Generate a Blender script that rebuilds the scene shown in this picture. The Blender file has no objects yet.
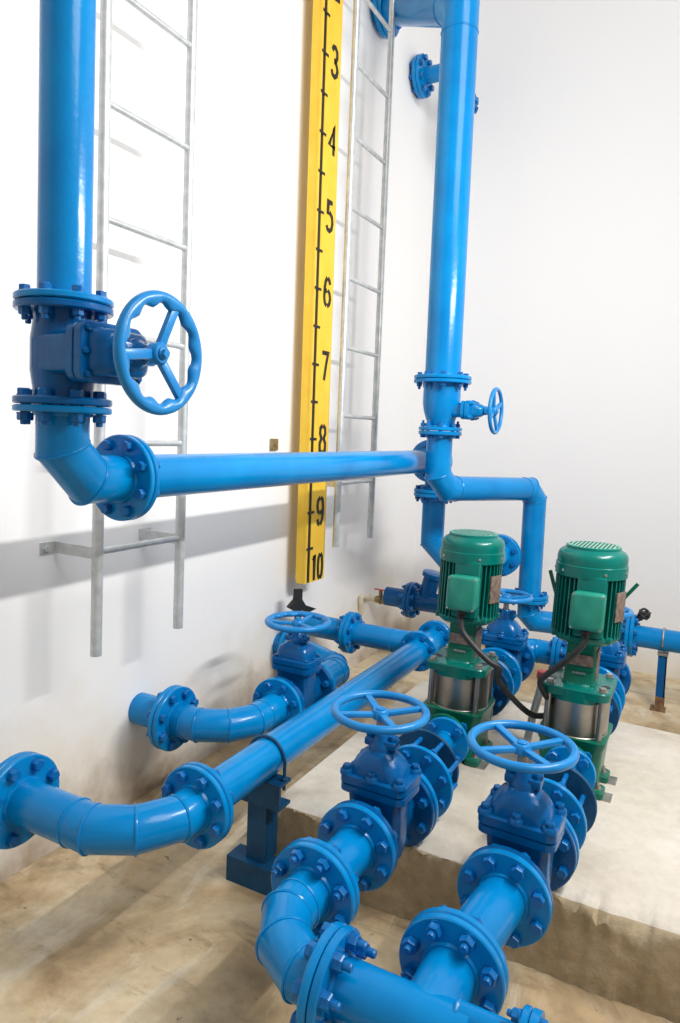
import bpy, bmesh, math, random
from mathutils import Vector as V, Matrix
random.seed(7)
PI = math.pi
H = 1.406                                  # camera height above the floor; heights below are written relative to the lens
scene = bpy.context.scene
COL = scene.collection

# ------------------------------------------------------------------ materials
def new_mat(name):
    m = bpy.data.materials.new(name); m.use_nodes = True
    nt = m.node_tree; b = nt.nodes['Principled BSDF']
    return m, nt, b
def node(nt, t, **kw):
    n = nt.nodes.new(t)
    for k, v in kw.items():
        if k in n.inputs: n.inputs[k].default_value = v
        else: setattr(n, k, v)
    return n
def srgb(r, g, b):
    f = lambda c: (c/255/12.92) if c/255 <= .04045 else ((c/255+.055)/1.055)**2.4
    return (f(r), f(g), f(b), 1)
def paint(name, c1, c2, rough=.28, scale=9, bump=.04, metal=0, bscale=60, coat=0., spec=.5):
    m, nt, b = new_mat(name)
    tc = node(nt, 'ShaderNodeTexCoord')
    n = node(nt, 'ShaderNodeTexNoise', Scale=scale, Detail=5., Roughness=.6)
    nt.links.new(tc.outputs['Object'], n.inputs['Vector'])
    r = node(nt, 'ShaderNodeValToRGB')
    r.color_ramp.elements[0].color = c1; r.color_ramp.elements[1].color = c2
    r.color_ramp.elements[0].position = .35; r.color_ramp.elements[1].position = .68
    nt.links.new(n.outputs['Fac'], r.inputs['Fac']); nt.links.new(r.outputs['Color'], b.inputs['Base Color'])
    n2 = node(nt, 'ShaderNodeTexNoise', Scale=bscale, Detail=3.)
    nt.links.new(tc.outputs['Object'], n2.inputs['Vector'])
    bp = node(nt, 'ShaderNodeBump', Strength=bump, Distance=.01)
    nt.links.new(n2.outputs['Fac'], bp.inputs['Height']); nt.links.new(bp.outputs['Normal'], b.inputs['Normal'])
    b.inputs['Roughness'].default_value = rough; b.inputs['Metallic'].default_value = metal
    b.inputs['Coat Weight'].default_value = coat
    b.inputs['Specular IOR Level'].default_value = spec
    return m
BLUE = paint('pipe_blue_paint', srgb(0, 118, 184), srgb(2, 134, 200), .2, 5, .05, spec=.3)
BLUE2 = paint('valve_blue_paint', srgb(0, 78, 136), srgb(0, 94, 156), .2, 8, .12, bscale=45, spec=.3)
BLUEW = paint('wheel_blue_paint', srgb(16, 118, 184), srgb(34, 132, 198), .28, 14, .05, spec=.35)
BLUED = paint('support_blue_paint', srgb(6, 62, 100), srgb(22, 84, 122), .45, 12, .1, spec=.3)
BOLT = paint('bolt_blue_paint', srgb(0, 92, 158), srgb(14, 112, 180), .28, 30, .1, spec=.35)
GREEN = paint('pump_green_paint', srgb(0, 98, 90), srgb(2, 112, 102), .24, 10, .05, spec=.35)
GREEN2 = paint('pump_green_box', srgb(18, 120, 102), srgb(44, 140, 120), .28, 12, .03)
GRILL = paint('grille_green', srgb(90, 170, 148), srgb(120, 190, 168), .4, 12, .02)
GREEND = paint('pump_green_cast', srgb(0, 92, 72), srgb(0, 106, 84), .28, 10, .1, spec=.35)
STEEL = paint('brushed_stainless', srgb(150, 144, 136), srgb(182, 176, 168), .4, 6, .02, 1.)
GALV = paint('galvanised_steel', srgb(190, 194, 194), srgb(216, 218, 218), .38, 25, .03, .45)
ZINC = paint('zinc_bolt', srgb(150, 148, 140), srgb(196, 194, 186), .35, 25, .03, .8)
YEL = paint('yellow_paint', srgb(236, 188, 46), srgb(244, 200, 62), .5, 8, .02)
BLACK = paint('black_paint', srgb(14, 14, 15), srgb(26, 26, 27), .5, 20, .03)
RUBBER = paint('black_cable', srgb(24, 24, 26), srgb(44, 44, 46), .5, 20, .05)
BRASS = paint('old_brass', srgb(130, 112, 78), srgb(176, 156, 116), .4, 25, .1, .6)
RED = paint('red_plastic', srgb(186, 60, 62), srgb(204, 84, 84), .5, 20, .02)
PVC = paint('cream_pvc', srgb(206, 196, 170), srgb(224, 214, 190), .5, 18, .02)
RUST = paint('rusty_steel', srgb(94, 62, 42), srgb(150, 118, 88), .8, 25, .3)
PLATE = paint('nameplate_metal', srgb(110, 92, 84), srgb(160, 140, 128), .45, 60, .02, .4)
STEMM = paint('stem_steel', srgb(104, 100, 98), srgb(150, 146, 142), .4, 40, .05, .7)

def wall_mat(name, base, low, stain_h, seedv, warm=.6):
    m, nt, b = new_mat(name)
    g = node(nt, 'ShaderNodeNewGeometry')
    sp = node(nt, 'ShaderNodeSeparateXYZ'); nt.links.new(g.outputs['Position'], sp.inputs[0])
    n = node(nt, 'ShaderNodeTexNoise', Scale=2.6, Detail=7., Roughness=.62)
    mp = node(nt, 'ShaderNodeMapping'); mp.inputs['Location'].default_value = (seedv, seedv*.7, 0)
    nt.links.new(g.outputs['Position'], mp.inputs[0]); nt.links.new(mp.outputs[0], n.inputs['Vector'])
    # dirt grows towards the floor
    mr = node(nt, 'ShaderNodeMapRange'); mr.inputs['From Min'].default_value = stain_h; mr.inputs['From Max'].default_value = 0.
    nt.links.new(sp.outputs['Z'], mr.inputs['Value'])
    ad = node(nt, 'ShaderNodeMath', operation='ADD'); nt.links.new(mr.outputs[0], ad.inputs[0])
    sc = node(nt, 'ShaderNodeMath', operation='MULTIPLY'); sc.inputs[1].default_value = 1.3
    nt.links.new(n.outputs['Fac'], sc.inputs[0]); nt.links.new(sc.outputs[0], ad.inputs[1])
    rp = node(nt, 'ShaderNodeValToRGB')
    e = rp.color_ramp.elements
    e[0].position = .0; e[0].color = base
    e[1].position = 1.; e[1].color = low
    for p, c in ((.58, base), (.76, srgb(232, 226, 216))):
        k = e.new(p); k.color = c
    hf = node(nt, 'ShaderNodeMath', operation='MULTIPLY'); hf.inputs[1].default_value = .56
    nt.links.new(ad.outputs[0], hf.inputs[0]); nt.links.new(hf.outputs[0], rp.inputs['Fac'])
    # small specks
    n3 = node(nt, 'ShaderNodeTexNoise', Scale=30., Detail=4.)
    nt.links.new(mp.outputs[0], n3.inputs['Vector'])
    r3 = node(nt, 'ShaderNodeValToRGB'); r3.color_ramp.elements[0].position = .74; r3.color_ramp.elements[1].position = .82
    nt.links.new(n3.outputs['Fac'], r3.inputs['Fac'])
    ml = node(nt, 'ShaderNodeMath', operation='MULTIPLY'); nt.links.new(r3.outputs['Color'], ml.inputs[0])
    mr2 = node(nt, 'ShaderNodeMapRange'); mr2.inputs['From Min'].default_value = 1.5; mr2.inputs['From Max'].default_value = .2
    nt.links.new(sp.outputs['Z'], mr2.inputs['Value']); nt.links.new(mr2.outputs[0], ml.inputs[1])
    mx = node(nt, 'ShaderNodeMix', data_type='RGBA'); mx.inputs['B'].default_value = srgb(150, 140, 128)
    m5 = node(nt, 'ShaderNodeMath', operation='MULTIPLY'); m5.inputs[1].default_value = warm
    nt.links.new(ml.outputs[0], m5.inputs[0]); nt.links.new(m5.outputs[0], mx.inputs['Factor'])
    nt.links.new(rp.outputs['Color'], mx.inputs['A']); nt.links.new(mx.outputs['Result'], b.inputs['Base Color'])
    bp = node(nt, 'ShaderNodeBump', Strength=.12, Distance=.02)
    n4 = node(nt, 'ShaderNodeTexNoise', Scale=7., Detail=6.)
    nt.links.new(mp.outputs[0], n4.inputs['Vector'])
    nt.links.new(n4.outputs['Fac'], bp.inputs['Height']); nt.links.new(bp.outputs['Normal'], b.inputs['Normal'])
    b.inputs['Roughness'].default_value = .75; b.inputs['Specular IOR Level'].default_value = .25
    return m
WALL_L = wall_mat('white_plaster_stained', srgb(240, 239, 238), srgb(150, 128, 100), .8, 3.1)
WALL_B = wall_mat('white_plaster', srgb(238, 238, 239), srgb(214, 206, 192), .3, 8.4, .3)

def concrete(name, cols, scale, rough=.85, bump=.35, spots=.5):
    m, nt, b = new_mat(name)
    g = node(nt, 'ShaderNodeNewGeometry')
    n = node(nt, 'ShaderNodeTexNoise', Scale=scale, Detail=9., Roughness=.62, Distortion=.6)
    nt.links.new(g.outputs['Position'], n.inputs['Vector'])
    rp = node(nt, 'ShaderNodeValToRGB'); e = rp.color_ramp.elements
    e[0].position = .28; e[0].color = cols[0]; e[1].position = .72; e[1].color = cols[-1]
    for i, c in enumerate(cols[1:-1]):
        k = e.new(.28+.44*(i+1)/(len(cols)-1)); k.color = c
    nt.links.new(n.outputs['Fac'], rp.inputs['Fac'])
    v = node(nt, 'ShaderNodeTexNoise', Scale=scale*9, Detail=5., Roughness=.7)
    nt.links.new(g.outputs['Position'], v.inputs['Vector'])
    r2 = node(nt, 'ShaderNodeValToRGB'); r2.color_ramp.elements[0].position = .3; r2.color_ramp.elements[1].position = .62
    r2.color_ramp.elements[0].color = (1-spots, 1-spots, 1-spots, 1)
    nt.links.new(v.outputs['Fac'], r2.inputs['Fac'])
    mx = node(nt, 'ShaderNodeMix', data_type='RGBA', blend_type='MULTIPLY'); mx.inputs['Factor'].default_value = .8
    nt.links.new(rp.outputs['Color'], mx.inputs['A']); nt.links.new(r2.outputs['Color'], mx.inputs['B'])
    nt.links.new(mx.outputs['Result'], b.inputs['Base Color'])
    bp = node(nt, 'ShaderNodeBump', Strength=bump, Distance=.015)
    v2 = node(nt, 'ShaderNodeTexNoise', Scale=22., Detail=8., Roughness=.7)
    nt.links.new(g.outputs['Position'], v2.inputs['Vector'])
    nt.links.new(v2.outputs['Fac'], bp.inputs['Height']); nt.links.new(bp.outputs['Normal'], b.inputs['Normal'])
    b.inputs['Roughness'].default_value = rough; b.inputs['Specular IOR Level'].default_value = .3
    return m
def floor_mat():
    m, nt, b = new_mat('stained_floor_concrete')
    g = node(nt, 'ShaderNodeNewGeometry')
    def noise(scale, detail=6., rough=.6, dist=0., stretch=None):
        n = node(nt, 'ShaderNodeTexNoise', Scale=scale, Detail=detail, Roughness=rough, Distortion=dist)
        if stretch:
            mp = node(nt, 'ShaderNodeMapping'); mp.inputs['Scale'].default_value = stretch; mp.inputs['Rotation'].default_value = (0, 0, .5)
            nt.links.new(g.outputs['Position'], mp.inputs[0]); nt.links.new(mp.outputs[0], n.inputs['Vector'])
        else: nt.links.new(g.outputs['Position'], n.inputs['Vector'])
        return n.outputs['Fac']
    def ramp(fac, *st):
        r = node(nt, 'ShaderNodeValToRGB'); e = r.color_ramp.elements
        e[0].position, e[0].color = st[0]; e[1].position, e[1].color = st[-1]
        for p, c in st[1:-1]:
            k = e.new(p); k.color = c
        nt.links.new(fac, r.inputs['Fac']); return r.outputs['Color']
    def mix(a, bcol, fac, mode='MIX'):
        x = node(nt, 'ShaderNodeMix', data_type='RGBA', blend_type=mode)
        nt.links.new(a, x.inputs['A'])
        if hasattr(bcol, 'links'): nt.links.new(bcol, x.inputs['B'])
        else: x.inputs['B'].default_value = bcol
        if hasattr(fac, 'links'): nt.links.new(fac, x.inputs['Factor'])
        else: x.inputs['Factor'].default_value = fac
        return x.outputs['Result']
    W1, B0 = (1, 1, 1, 1), (0, 0, 0, 1)
    col = ramp(noise(1.6, 8., .6, .8), (.3, srgb(150, 124, 90)), (.45, srgb(190, 165, 128)), (.56, srgb(216, 197, 164)), (.72, srgb(228, 213, 186)))
    col = mix(col, srgb(110, 98, 84), ramp(noise(2.3, 9., .68, 1.2), (.54, B0), (.72, (.75, .75, .75, 1))))
    col = mix(col, srgb(124, 104, 74), ramp(noise(5., 8., .7, .5, (1., 3.2, 1)), (.56, B0), (.7, (.6, .6, .6, 1))))
    col = mix(col, srgb(232, 222, 202), ramp(noise(3.1, 8., .65, .6, (2.4, .8, 1)), (.58, B0), (.7, (.6, .6, .6, 1))))
    col = mix(col, srgb(70, 54, 40), ramp(noise(26., 3., .5), (.7, B0), (.76, (.8, .8, .8, 1))))
    col = mix(col, ramp(noise(14., 6., .7), (.3, (.72, .72, .72, 1)), (.6, W1)), .8, 'MULTIPLY')
    nt.links.new(col, b.inputs['Base Color'])
    bp = node(nt, 'ShaderNodeBump', Strength=.2, Distance=.01)
    nt.links.new(noise(20., 8., .7), bp.inputs['Height']); nt.links.new(bp.outputs['Normal'], b.inputs['Normal'])
    b.inputs['Roughness'].default_value = .6; b.inputs['Specular IOR Level'].default_value = .3
    return m
FLOOR = floor_mat()
PLIN = concrete('light_plinth_concrete', [srgb(190, 179, 161), srgb(212, 203, 188), srgb(221, 213, 201)], 2.2, .85, .3, .16)
PLINF = concrete('raw_plinth_side', [srgb(156, 138, 110), srgb(182, 164, 134), srgb(198, 182, 154)], 3., .9, .5, .25)

# ------------------------------------------------------------------ mesh helpers
def frame(d):
    d = V(d).normalized()
    a = d.orthogonal().normalized() if abs(d.z) > .9 else V((0, 0, 1)).cross(d).normalized()
    return d, a, d.cross(a).normalized()
def rings_join(bm, rings, closed_ends=True):
    for r0, r1 in zip(rings, rings[1:]):
        n = len(r0)
        for i in range(n):
            j = (i+1) % n
            try: bm.faces.new((r0[i], r0[j], r1[j], r1[i]))
            except ValueError: pass
    if closed_ends:
        for r in (rings[0], rings[-1]):
            try: bm.faces.new(r)
            except ValueError: pass
def tube(bm, pts, r, seg=36, cap=True, welds=(), closed=False):
    pts = [V(p) for p in pts]
    d, a, b = frame(pts[1]-pts[0])
    rings = []
    for i, p in enumerate(pts):
        d1 = (pts[i+1]-p).normalized() if i < len(pts)-1 else d
        n = (d+d1).normalized() if 0 < i < len(pts)-1 else d
        rr = r[i] if isinstance(r, (list, tuple)) else r
        ring = []
        for k in range(seg):
            t = 2*PI*k/seg
            o = (a*math.cos(t)+b*math.sin(t))*rr
            ring.append(p+o-d*(o.dot(n)/d.dot(n)))
        if i in welds: weld_ring(bm, ring, p, n, .0032)
        rings.append([bm.verts.new(q) for q in ring])
        if i < len(pts)-1:
            q = d.rotation_difference(d1); a = q @ a; b = q @ b; d = d1
    rings_join(bm, rings, cap)
def weld_ring(bm, ring, c, n, w):
    rs = []
    for q in ring:
        o = (q-c).normalized()
        rs.append([bm.verts.new(q+o*w*math.cos(t)+n*w*1.3*math.sin(t)) for t in (0, PI/3, 2*PI/3, PI, 4*PI/3, 5*PI/3)])
    rs.append(rs[0])
    rings_join(bm, rs, False)
def weld(bm, c, d, r, w=.004, seg=36):
    d, a, b = frame(d); c = V(c)
    weld_ring(bm, [c+(a*math.cos(2*PI*k/seg)+b*math.sin(2*PI*k/seg))*r for k in range(seg)], c, d, w)
def lathe(bm, o, d, prof, seg=48, cap=True):
    d, a, b = frame(d); o = V(o); rings = []
    for r, h in prof:
        r = max(r, 1e-4)
        rings.append([bm.verts.new(o+d*h+(a*math.cos(2*PI*k/seg)+b*math.sin(2*PI*k/seg))*r) for k in range(seg)])
    rings_join(bm, rings, cap)
def torus(bm, c, d, R, r, seg=56, sub=12, wob=None, flat=1.):
    d, a, b = frame(d); c = V(c); rings = []
    for k in range(seg):
        t = 2*PI*k/seg; e = a*math.cos(t)+b*math.sin(t)
        row = []
        for j in range(sub):
            s = 2*PI*j/sub
            rr = r
            x = math.cos(s)*rr
            if wob and x < 0: x *= 1+wob*(.5+.5*math.cos(t*12))
            row.append(bm.verts.new(c+e*(R+x)+d*math.sin(s)*r*flat))
        rings.append(row)
    rings.append(rings[0]); rings_join(bm, rings, False)
def hexa(bm, o, d, af, h, rot=0., chamf=.12):
    d, a, b = frame(d); o = V(o); R = af/math.sqrt(3); rings = []
    for rr, hh in ((R, 0), (R, h*(1-chamf*1.5)), (R*(1-chamf), h)):
        rings.append([bm.verts.new(o+d*hh+(a*math.cos(rot+PI/3*k)+b*math.sin(rot+PI/3*k))*rr) for k in range(6)])
    rings_join(bm, rings)
def box(bm, lo, hi, M=None, bev=0.):
    lo, hi = V(lo), V(hi)
    b2 = bmesh.new(); bmesh.ops.create_cube(b2, size=1)
    for v in b2.verts: v.co = V([(lo[i]+hi[i])/2+v.co[i]*(hi[i]-lo[i]) for i in range(3)])
    if bev: bmesh.ops.bevel(b2, geom=list(b2.edges), offset=bev, segments=2, affect='EDGES', profile=.6)
    if M: bmesh.ops.transform(b2, matrix=M, verts=b2.verts)
    merge(bm, b2)
def merge(bm, b2):
    mp = {v: bm.verts.new(v.co) for v in b2.verts}
    for f in b2.faces:
        try: bm.faces.new([mp[v] for v in f.verts])
        except ValueError: pass
    b2.free()
def rrect(hx, hy, r, n=5):
    r = min(r, hx*.999, hy*.999); out = []
    for cx, cy, t0 in ((hx-r, hy-r, 0), (-hx+r, hy-r, PI/2), (-hx+r, -hy+r, PI), (hx-r, -hy+r, 3*PI/2)):
        for k in range(n+1):
            t = t0+PI/2*k/n
            out.append((cx+r*math.cos(t), cy+r*math.sin(t)))
    return out
def loft(bm, secs, n=6, cap=True):           # secs: (z, hx, hy, r[, cx, cy])
    rings = []
    for s in secs:
        cx, cy = (s[4], s[5]) if len(s) > 4 else (0, 0)
        rings.append([bm.verts.new((cx+x, cy+y, s[0])) for x, y in rrect(s[1], s[2], s[3], n)])
    rings_join(bm, rings, cap)
def bar(bm, p, q, w, t, up=(0, 0, 1), bev=0.):
    p, q = V(p), V(q); d = (q-p); L = d.length; d.normalize(); u = V(up); s = d.cross(u).normalized(); u = s.cross(d).normalized()
    M = Matrix((d, s, u)).transposed().to_4x4(); M.translation = p
    box(bm, (0, -w/2, -t/2), (L, w/2, t/2), M, bev)
def xf(bm, M):
    bmesh.ops.transform(bm, matrix=M, verts=bm.verts)
def mat3(u, v, w, o):
    M = Matrix((V(u), V(v), V(w))).transposed().to_4x4(); M.translation = V(o); return M

def finish(name, bm, mat, parent=None, loc=(0, 0, 0), sharp=32):
    bmesh.ops.recalc_face_normals(bm, faces=bm.faces)
    bmesh.ops.translate(bm, vec=-V(loc), verts=bm.verts)
    lim = math.radians(sharp)
    for f in bm.faces: f.smooth = True
    for e in bm.edges:
        if len(e.link_faces) == 2 and e.calc_face_angle(0) > lim: e.smooth = False
    me = bpy.data.meshes.new(name); bm.to_mesh(me); bm.free()
    for mm in (mat if isinstance(mat, (list, tuple)) else [mat]): me.materials.append(mm)
    o = bpy.data.objects.new(name, me); COL.objects.link(o)
    if parent: o.parent = parent
    return o
class Thing:
    """an Empty at the thing's base; parts are meshes given in world coordinates"""
    def __init__(s, name, label, cat, loc, group=None):
        s.loc = V((loc[0], loc[1], loc[2]+H))
        s.o = bpy.data.objects.new(name, None); COL.objects.link(s.o); s.o.location = s.loc
        s.o.empty_display_size = .05
        s.o['label'] = label; s.o['category'] = cat
        if group: s.o['group'] = group
    def part(s, name, mat, fn, parent=None, M=None, sharp=32, label=None):
        bm = bmesh.new(); fn(bm)
        if M: xf(bm, M)
        bmesh.ops.translate(bm, vec=(0, 0, H), verts=bm.verts)
        o = finish(name, bm, mat, parent or s.o, s.loc, sharp)
        if label: o['label'] = label
        return o

# ------------------------------------------------------------------ flanges and bolts
RP = .0571                                  # radius of the four-inch pipes
BOLTS = {}
def bolt_mesh(size, t, stud):
    key = (round(size, 4), round(t, 4), round(stud, 4))
    if key not in BOLTS:
        bm = bmesh.new()
        hexa(bm, (0, 0, t+.003), (0, 0, 1), size, size*.55)
        lathe(bm, (0, 0, t), (0, 0, 1), [(size*.62, 0), (size*.62, .003)], 20)
        hexa(bm, (0, 0, -t-.003), (0, 0, -1), size, size*.6, .3)
        lathe(bm, (0, 0, -t), (0, 0, -1), [(size*.62, 0), (size*.62, .003)], 20)
        lathe(bm, (0, 0, t+size*.5), (0, 0, -1), [(size*.3, 0), (size*.3, 2*t+size*1.05+stud), (size*.24, 2*t+size*1.1+stud+.002)], 16)
        bmesh.ops.recalc_face_normals(bm, faces=bm.faces)
        for f in bm.faces: f.smooth = False
        me = bpy.data.meshes.new('bolt'); bm.to_mesh(me); bm.free(); me.materials.append(BOLT)
        BOLTS[key] = me
    return BOLTS[key]
def flange(th, pos, d, R=.115, rb=RP, t=.02, n=0, pcd=None, size=.028, stud=.014, swap=False, rot=None, mat=None, neck=True, first=[0]):
    """one flange disc on its side of the joint plane at pos; n > 0 also puts the bolts of the pair here"""
    pos = V(pos); d = V(d).normalized()
    pcd = pcd or R*.80
    def f(bm):
        g = .0012
        lathe(bm, pos, d, [(rb*.9, g), (R-.003, g), (R, g+.003), (R, t-.003), (R-.003, t), (rb, t)], 56, False)
        if neck: weld(bm, pos+d*(t+.001), d, rb+.001, .006)
    fo = th.part('flange', mat or BLUE, f)
    if n:
        dd, a, b = frame(d)
        me = bolt_mesh(size, t, stud)
        rot = PI/n if rot is None else rot
        for k in range(n):
            an = rot+2*PI*k/n
            c = pos+(a*math.cos(an)+b*math.sin(an))*pcd+V((0, 0, H))-th.loc
            o = bpy.data.objects.new('bolt', me); COL.objects.link(o); o.parent = fo
            zz = -d if swap else d
            q = V((0, 0, 1)).rotation_difference(zz)
            o.matrix_local = Matrix.Translation(c) @ q.to_matrix().to_4x4() @ Matrix.Rotation(random.random()*1.0, 4, 'Z')
    return fo
def bend(p0, corner, p1, R, n):
    """mitred elbow from p0 to p1 through corner"""
    p0, c, p1 = V(p0), V(corner), V(p1)
    u = (p0-c).normalized(); w = (p1-c).normalized()
    ang = u.angle(w); tl = R/math.tan(ang/2)
    a = c+u*tl; cen = c+(u+w).normalized()*(R/math.sin(ang/2))
    ax = (a-cen); e = (c+w*tl)-cen
    out = [a.copy()]
    tot = ax.angle(e); k = ax.cross(e).normalized()
    for i in range(n):
        th = tot*(i+.5)/n
        q = Matrix.Rotation(th, 3, k) @ ax
        out.append(cen+q/math.cos(tot/n/2) if True else cen+q)
    out.append(c+w*tl)
    return [p0]+out+[p1]
def pipe(th, pts, r=RP, welds=(), name='pipe', mat=None, seg=40):
    return th.part(name, mat or BLUE, lambda bm: tube(bm, pts, r, seg, True, welds), sharp=26)

# ------------------------------------------------------------------ handwheel gate valve (flow along u, stem along w)
def gate_valve(name, label, o, u, w, L=.27, hw=.326, wheelR=.1375, spokes=4, srot=0., scallop=False, bolts_a=8, bolts_b=8, R=.115, s=1., group=None,
               bowl=None, base=None, mat=None, swap_a=True, swap_b=True, stud=.01, style='round', Rb=None, bs=1., zoff=0., wz=0., tube_r=.0115, lean=0.):
    mat = mat or BLUE2
    u = V(u).normalized(); w = V(w).normalized(); v = w.cross(u)
    M = mat3(u, v, w, o)
    th = Thing(name, label, 'valve', base or (o[0], o[1], o[2]-R*.99), group)
    k = hw/.32
    flat = style == 'flat'
    M2 = M @ Matrix.Translation((0, 0, 0))
    if wz: M2 = mat3(u, v, w, V(o)+V((0, 0, wz)))
    def body(bm):
        if bowl:
            lathe(bm, (0, 0, 0), (1, 0, 0), bowl, 48)
        else:
            lathe(bm, (-L/2+.015, 0, 0), (1, 0, 0), [(.066, 0), (.064, .02), (.07, L/2-.05), (.07, L/2+.02), (.064, L-.05), (.066, L-.03)], 40)
            if flat: loft(bm, [(-.026, .036, .06, .012), (-.020, .044, .068, .016), (.0, .045, .07, .016), (.12*k, .046, .072, .016)])
            else: loft(bm, [(-.088, .03, .05, .03), (-.075, .046, .07, .04), (-.03, .052, .076, .036), (.05*k, .052, .078, .03), (.1*k, .056, .08, .024)])
            if not flat:
                for sx in (-1, 1):
                    for q in range(3): box(bm, (sx*.052-.003, -.05+q*.034, -.005), (sx*.052+.003, -.025+q*.034, .03), None, .002)
    bo = th.part('body', mat, body, M=M, sharp=40)
    flange(th, V(o)-u*(L/2), u, R, RP, .018, bolts_a, swap=swap_a, mat=mat, stud=stud, size=.024)
    flange(th, V(o)+u*(L/2), -u, (Rb or R) if not bowl else bowl_R[0], RP, .018, bolts_b, swap=swap_b, mat=mat, stud=stud, size=.024)
    if flat: z0, z1, z2 = .118*k, .146*k, .172*k
    else: z0, z1, z2 = .098*k, .122*k, .150*k
    z0 += zoff; z1 += zoff; z2 += zoff
    fu, fv = .068*bs, .097*bs
    if flat: fu, fv = .062, .088
    pos6 = [(a*fu*.76, b*fv*.82) for a in (-1, 1) for b in (-1, 1)]+([(0, fv*.88), (0, -fv*.88)] if flat else [(fu*.84, 0), (-fu*.84, 0)])
    def bonnet(bm):
        loft(bm, [(z0, fu-.004, fv-.004, .022), (z0+.003, fu, fv, .024), (z1-.004, fu, fv, .024), (z1-.001, fu-.004, fv-.004, .022)], 5)
        loft(bm, [(z1, fu-.002, fv-.002, .022), (z1+.003, fu+.001, fv+.001, .024), (z2-.003, fu+.001, fv+.001, .024), (z2, fu-.002, fv-.002, .022)], 5)
        if bowl: loft(bm, [(.05, fu*.8, fv*.75, .02), (z0+.004, fu*.8, fv*.75, .02)], 5)
        if flat:
            q = [(z2-.002, .05, .072, .02), (z2+.02*k, .049, .069, .022), (z2+.045*k, .046, .062, .026), (z2+.056*k, .04, .05, .028), (z2+.062*k, .032, .036, .03)]
        else:
            q = [(z2-.002, .057*bs, .077*bs, .03*bs), (z2+.018*k, .056*bs, .075*bs, .036*bs), (z2+.036*k, .052*bs, .068*bs, .042*bs), (z2+.052*k, .045*bs, .056*bs, .042*bs), (z2+.064*k, .036*bs, .042*bs, .035*bs), (z2+.070*k, .03*bs, .033*bs, .03*bs)]
        loft(bm, q, 8)
        zq = z2+(.055 if flat else .062)*k
        lathe(bm, (0, 0, zq), (0, 0, 1), [(.034*bs, 0), (.032*bs, .022*k), (.026*bs, .028*k), (.022*bs, .042*k), (.018, .048*k)], 28)
        box(bm, (-.022*bs, -.046*bs, zq+.012*k), (.022*bs, .046*bs, zq+.034*k), None, .006)
        if not flat:
            for x, y in pos6: lathe(bm, (x, y, z2-.004), (0, 0, 1), [(.0195*bs, 0), (.0185*bs, .010), (.015*bs, .014)], 16)
    bn = th.part('bonnet', mat, bonnet, M=M2, sharp=40)
    hs = (.013 if flat else .022)*bs
    bsm = bmesh.new(); hexa(bsm, (0, 0, 0), (0, 0, 1), hs, hs*.55, .4, .2)
    bsm_me = bpy.data.meshes.new('bonnet_bolt'); bmesh.ops.recalc_face_normals(bsm, faces=bsm.faces); bsm.to_mesh(bsm_me); bsm.free(); bsm_me.materials.append(mat)
    zq = z2+(.055 if flat else .062)*k
    for x, y, zz, sc_ in [(a, b, z2+(.0 if flat else .009), 1.) for a, b in pos6]+[(0, -.034*bs, zq+.033*k, 1.15), (0, .034*bs, zq+.033*k, 1.15)]:
        b_ = bpy.data.objects.new('bonnet_bolt', bsm_me); COL.objects.link(b_); b_.parent = bn
        b_.matrix_local = Matrix.Translation(V((0, 0, H))-th.loc) @ M2 @ Matrix.Translation((x, y, zz)) @ Matrix.Scale(sc_, 4)
    zt = hw
    ML = M2 @ Matrix.Translation((0, -lean if False else 0, 0))
    if lean: ML = Matrix.Translation((lean, 0, 0)) @ M2
    th.part('stem', STEMM, lambda bm: tube(bm, [(0, 0, z2+.1*k), (0, 0, zt-.01)] if not lean else [(0, -lean*.0, z2+.1*k), (0, 0, zt-.01)], .0125, 20), M=M2 if not lean else Matrix.Translation((lean*.7, 0, 0)) @ M2)
    def wheel(bm):
        torus(bm, (0, 0, zt), (0, 0, 1), wheelR-tube_r, tube_r, 72, 14, .95 if scallop else None)
        lathe(bm, (0, 0, zt-.022), (0, 0, 1), [(.017, 0), (.023, .004), (.023, .024), (.019, .028)], 28)
        lathe(bm, (0, 0, zt+.004), (0, 0, 1), [(.013, 0), (.013, .005), (.010, .007)], 20)
        if flat: hexa(bm, (0, 0, zt+.008), (0, 0, 1), .018, .010)
        for i in range(spokes):
            a = srot+2*PI*i/spokes
            e = V((math.cos(a), math.sin(a), 0))
            bar(bm, e*.016+V((0, 0, zt-.008)), e*(wheelR-.014)+V((0, 0, zt-.001)), .021, .014, (0, 0, 1), .005)
    th.part('handwheel', BLUEW, wheel, M=ML, sharp=45)
    return th
bowl_R = [.09]

# ================================================================== the setting
def struct(name, bm, mat, label=None, cat=None, sharp=30):
    o = finish(name, bm, mat, sharp=sharp); o['kind'] = 'structure'
    if label: o['label'] = label; o['category'] = cat
    return o
XW, YW = -1.82, 4.66
bm = bmesh.new(); box(bm, (XW-.15, -3.2, -.1), (XW, YW+.15, 5.2)); struct('wall_left', bm, WALL_L, 'white plastered side wall carrying the ladders and gauge', 'wall')
bm = bmesh.new(); box(bm, (XW, YW, -.1), (4.2, YW+.15, 5.2)); struct('wall_back', bm, WALL_B, 'white plastered end wall behind the pumps', 'wall')
bm = bmesh.new(); box(bm, (XW, -3.2, -.1), (4.2, YW, 0)); struct('floor', bm, FLOOR, 'bare stained brown concrete floor', 'floor')
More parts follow.
